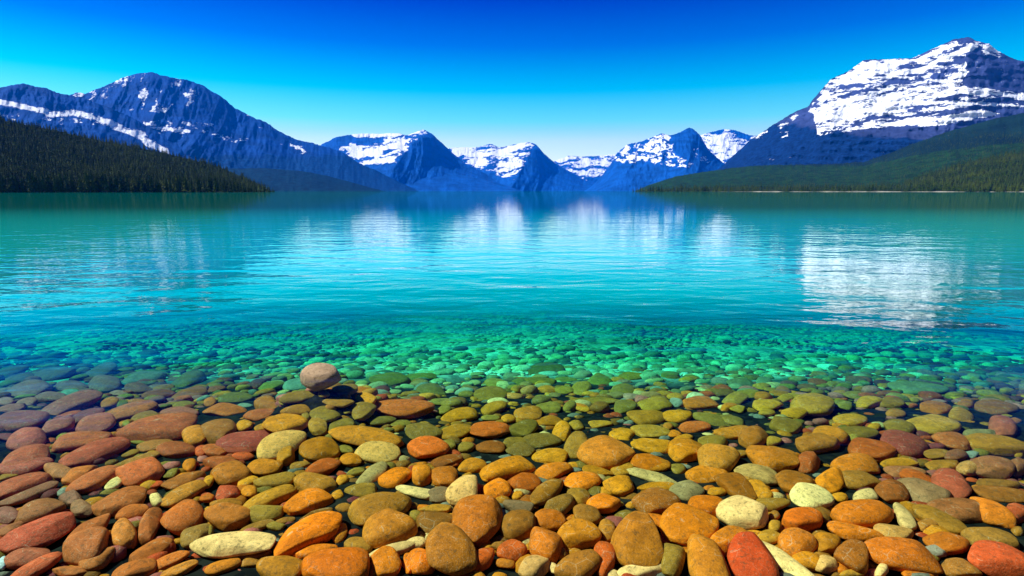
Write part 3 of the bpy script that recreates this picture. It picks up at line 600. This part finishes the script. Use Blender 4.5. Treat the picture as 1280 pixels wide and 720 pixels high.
# --- labels: each stone told apart by its look and by the marked stones beside it
LM = [((400, 471), 'lone round tan cobble'), ((291, 681), 'big cream slab'), ((384, 668), 'long bright-orange cobble'), ((52, 666), 'long rust-red torpedo cobble'),
      ((930, 641), 'cream teardrop cobble'), ((1013, 621), 'pale cream wedge'), ((420, 708), 'broad orange cobble at the frame edge'), ((798, 674), 'brown triangular cobble'),
      ((559, 686), 'big folded brown cobble'), ((598, 649), 'big round orange-brown cobble'), ((480, 655), 'smooth brown oval'), ((1246, 700), 'big rust-red corner cobble'),
      ((196, 536), 'large salmon-red cobble'), ((308, 552), 'maroon cobble'), ((458, 546), 'long golden cobble'), ((894, 574), 'big brown-faced ochre cobble'), ((503, 511), 'lone orange-red oval'),
      ((26, 526), 'purple cobble at the far edge'), ((1130, 556), 'dark maroon wedge'), ((1130, 646), 'upright cream sliver'), ((940, 700), 'big rust-red finger'), ((882, 700), 'tall ochre-brown finger'),
      ((1164, 531), 'pale yellow-green oval'), ((1079, 642), 'bright orange brick'), ((1127, 694), 'broad orange slab'), ((982, 704), 'long cream blade'), ((613, 537), 'rust oval in the green shallows'),
      ((534, 560), 'rusty oval in the dark gap'), ((722, 667), 'golden rounded triangle'), ((1200, 638), 'wide maroon-brown cobble'), ((118, 567), 'vivid red spindle'), ((580, 613), 'pale tan egg')]
for s in stones: s['lab'] = None
for (lx, ly), nm in LM:
    s = min((q for q in stones if q['lab'] is None), key=lambda q: math.hypot(q['x']-lx, q['y']-ly)-.15*q['w'])
    s['lab'] = nm; s['lm'] = True
def size_w(s):
    k = s['w']*s['h']; return 'large' if k > 1700 else 'mid-sized' if k > 800 else 'small'
def shape_w(s):
    q = s['w']/max(s['h'], 1)
    return 'long' if q > 3.3 else 'oval' if q > 1.7 else 'rounded'
def colr(s):
    c = s['c']; return WORD[c[0]]+(' and '+WORD[c[1]] if len(c) > 1 else '')
def direc(s, l):
    dx, dy = s['x']-l['x'], (s['y']-l['y'])*1.5
    a_ = math.degrees(math.atan2(-dy, dx)) % 360
    return ['right of', 'above and right of', 'above', 'above and left of', 'left of', 'below and left of', 'below', 'below and right of'][int((a_+22.5)//45) % 8]
def zone(s):
    xs_ = 'far left' if s['x'] < 170 else 'left' if s['x'] < 420 else 'middle' if s['x'] < 820 else 'right' if s['x'] < 1110 else 'far right'
    ys_ = 'lowest row' if s['y'] > 672 else 'front rows' if s['y'] > 610 else 'middle rows' if s['y'] > 540 else 'back rows' if s['y'] > 500 else 'green-tinted far rows' if 330 < s['x'] < 1100 else 'farthest rows'
    return xs_, ys_
lms = [s for s in stones if s.get('lm')]
from collections import Counter
cands = {}
rest = [s for s in stones if not s['lab']]
for i, s in enumerate(rest):
    base = f'{size_w(s)} {shape_w(s)} {colr(s)} cobble'
    near = sorted(lms, key=lambda l: math.hypot(l['x']-s['x'], 1.6*(l['y']-s['y'])))[:3]
    L_ = [f"{base} {direc(s, l)} the {l['lab']}" for l in near[:2]]
    nb = sorted((q for q in stones if q is not s), key=lambda q: math.hypot(q['x']-s['x'], 1.6*(q['y']-s['y'])))[:2]
    for q in nb:
        if not q.get('lm'): L_.append(f"{base} {direc(s, q)} a {size_w(q)} {shape_w(q)} {colr(q)} one")
    z1 = zone(s)
    for q in nb:
        if not q.get('lm'): L_.append(f"{shape_w(s)} {colr(s)} cobble at {z1[0]}, {z1[1]}, {direc(s, q)} a {size_w(q)} {colr(q)} one")
    cands[i] = [l for l in L_ if len(l.split()) <= 16]
cnt = Counter(l for L_ in cands.values() for l in set(L_)); used = set()
for i, s in enumerate(rest):
    ok = [l for l in cands[i] if cnt[l] == 1 and l not in used]
    s['o']['label'] = ok[0] if ok else None or cands[i][0]
    if ok: used.add(ok[0])
    else: s['amb'] = cands[i][0]
amb = {}
for s in rest:
    if s.get('amb'): amb.setdefault(s['amb'], []).append(s)
for l, g_ in amb.items():
    g_.sort(key=lambda s: s['x'])
    o_ = ['leftmost', 'second', 'third', 'fourth', 'fifth', 'sixth', 'seventh']
    for k, s in enumerate(g_): s['o']['label'] = (o_[min(k, 6)]+' '+l) if len(g_) > 1 else l
    if len(g_) > 1: print('AMB', l, len(g_))
SKIP = {'lone round tan cobble': 'lone round tan cobble just breaking the surface at the edge of the green shallows'}
FULL = {'smooth brown oval': 'smooth brown oval cobble', 'big rust-red finger': 'big rust-red finger-shaped cobble', 'tall ochre-brown finger': 'tall ochre-brown finger-shaped cobble', 'upright cream sliver': 'upright cream sliver of stone',
    'bright orange brick': 'bright orange brick-shaped cobble', 'pale tan egg': 'pale tan egg-shaped cobble', 'golden rounded triangle': 'golden rounded triangular cobble', 'vivid red spindle': 'vivid red spindle-shaped cobble',
    'long cream blade': 'long cream blade-shaped stone', 'broad orange cobble at the frame edge': 'broad orange cobble'}
for s in lms:
    s['o']['label'] = {'big cream slab': 'big cream slab among the orange cobbles, flat and pale'}.get(s['lab'], SKIP.get(s['lab'], f"{FULL.get(s['lab'], s['lab'])} in the {zone(s)[1]}, {dict(middle='near the centre').get(zone(s)[0], 'at the '+zone(s)[0])}"))
for s in stones: s['o']['group'] = 'cobbles on the lake bed'

# --- the rest: small pebbles between the cobbles and the far mass of pebbles
gx = np.array([p[0] for p in placed]); gy = np.array([p[1] for p in placed]); ga = np.array([p[2] for p in placed]); gb = np.array([p[3] for p in placed]); gt = np.array([p[4] for p in placed])
def blocked(x, y, m):
    dx, dy = x-gx, y-gy; u = dx*np.cos(gt)+dy*np.sin(gt); v = -dx*np.sin(gt)+dy*np.cos(gt)
    return bool((((u/(ga+m))**2+(v/(gb+m))**2) < 1).any())
TP = {k: [pebble(k, np.random.default_rng(50+q)) for q in range(10)] for k in (1, 2, 3)}
def keyc(i, names): return PAL[names[i]]
Vs = []; Fs = []; Cs = []; nv = 0
def addp(x, y, z, a_, b_, t_, ang, colr_, sub):
    global nv
    P, Fq = TP[sub][rng.integers(10)]
    if rng.random() < .5: P = P*np.array([-1, -1, 1])
    Q = P*np.array([a_, b_, t_]); ca, sa = math.cos(ang), math.sin(ang)
    Vs.append(np.stack([Q[:, 0]*ca-Q[:, 1]*sa+x, Q[:, 0]*sa+Q[:, 1]*ca+y, Q[:, 2]+z], 1)); Fs.append(Fq+nv); nv += len(P)
    Cs.append(np.tile(np.array(colr_), (len(P), 1)))
names_l = 'oyygbbrock'; names_side = 'rpbmorgpy'
def pickc(x, y):
    q_ = abs(x)/max(y, .5); n = names_side if rng.random() < min(.92, q_*q_*1.3 if x > 0 else q_*1.5-.12) else names_l
    c_ = np.array(PAL[n[rng.integers(len(n))]])
    return c_*rng.uniform(.6, 1.1)
for s in small:
    g, zc, a_, b_, t, ang = place(s)
    addp(g[0], g[1], zc, a_, b_, t, ang, mixc(s['c']), 3)
# gap fillers near
cnt_n = 0
for k in range(9000):
    y = rng.uniform(1.0, 4.1); x = rng.uniform(-1.05, 1.05)*(y+.3)
    a_ = rng.uniform(.014, .045)
    if blocked(x, y, -a_*.3): continue
    b_ = a_*rng.uniform(.55, .95); t = b_*rng.uniform(.45, .8)
    addp(x, y, float(bed_z(x, y))+t*.2-.012, a_, b_, t, rng.uniform(-.9, .9), pickc(x, y)*.8, 2); cnt_n += 1
    if cnt_n > 3200: break
# cobbles outside the picture's lower edge and sides
for k in range(1500):
    y = rng.uniform(-.2, 4.4); x = rng.uniform(-6.5, 6.5)
    inside = abs(x) < .93*y+.5 and y > 1.18
    if inside or float(bed_z(x, y)) > .05: continue
    a_ = rng.uniform(.05, .12); b_ = a_*rng.uniform(.5, .85); t = b_*.6
    addp(x, y, float(bed_z(x, y))+t*.3, a_, b_, t, rng.uniform(0, 3), pickc(x, y), 3)
# the slope where the bed drops away: stones sink into the green
for k in range(2600):
    y = 3.1+rng.random()*2.7; x = rng.uniform(-1.1, 1.1)*(y+.6)
    a_ = rng.uniform(.025, .085)*(.6+.08*y)
    if blocked(x, y, a_*.55): continue
    b_ = a_*rng.uniform(.55, .9); t = b_*rng.uniform(.4, .7)
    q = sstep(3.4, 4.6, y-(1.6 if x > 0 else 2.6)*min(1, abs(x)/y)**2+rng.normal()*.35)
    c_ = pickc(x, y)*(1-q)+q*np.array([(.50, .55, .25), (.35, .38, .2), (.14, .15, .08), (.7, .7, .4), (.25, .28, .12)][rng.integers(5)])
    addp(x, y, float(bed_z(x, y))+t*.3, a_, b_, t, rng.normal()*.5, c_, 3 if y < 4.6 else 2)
for k in range(46000):
    y = 4.4+rng.random()**1.4*16; x = rng.uniform(-1.02, 1.02)*(y+.4)
    u = rng.random(); a_ = (.011+.030*u**3)*(.50+.13*y)*(2.6 if rng.random() < .02 else 1)
    b_ = a_*rng.uniform(.5, .95); t = b_*rng.uniform(.22, .5)
    side = min(1, abs(x)/y)**2
    c_ = np.array([(.95, .95, .70), (.8, .8, .55), (.34, .38, .26), (.95, .95, .8), (.7, .72, .5), (.95, .95, .7)][rng.integers(6)])
    if y < 6.5 and rng.random() < side*1.4: c_ = pickc(x, y)
    pt = sstep(.36, .60, float(fbm(x*.75+9, y*.55, 71, 4, .6))); c_ = c_*(.45+.55*pt)
    addp(x, y, float(bed_z(x, y))+t*rng.uniform(.0, .5), a_, b_, t, rng.normal()*.6, c_, 2 if y < 6 else 1)
nmesh('pebbles', np.concatenate(Vs), np.concatenate(Fs), mps, kind='stuff', attr={'Col': np.concatenate(Cs)})
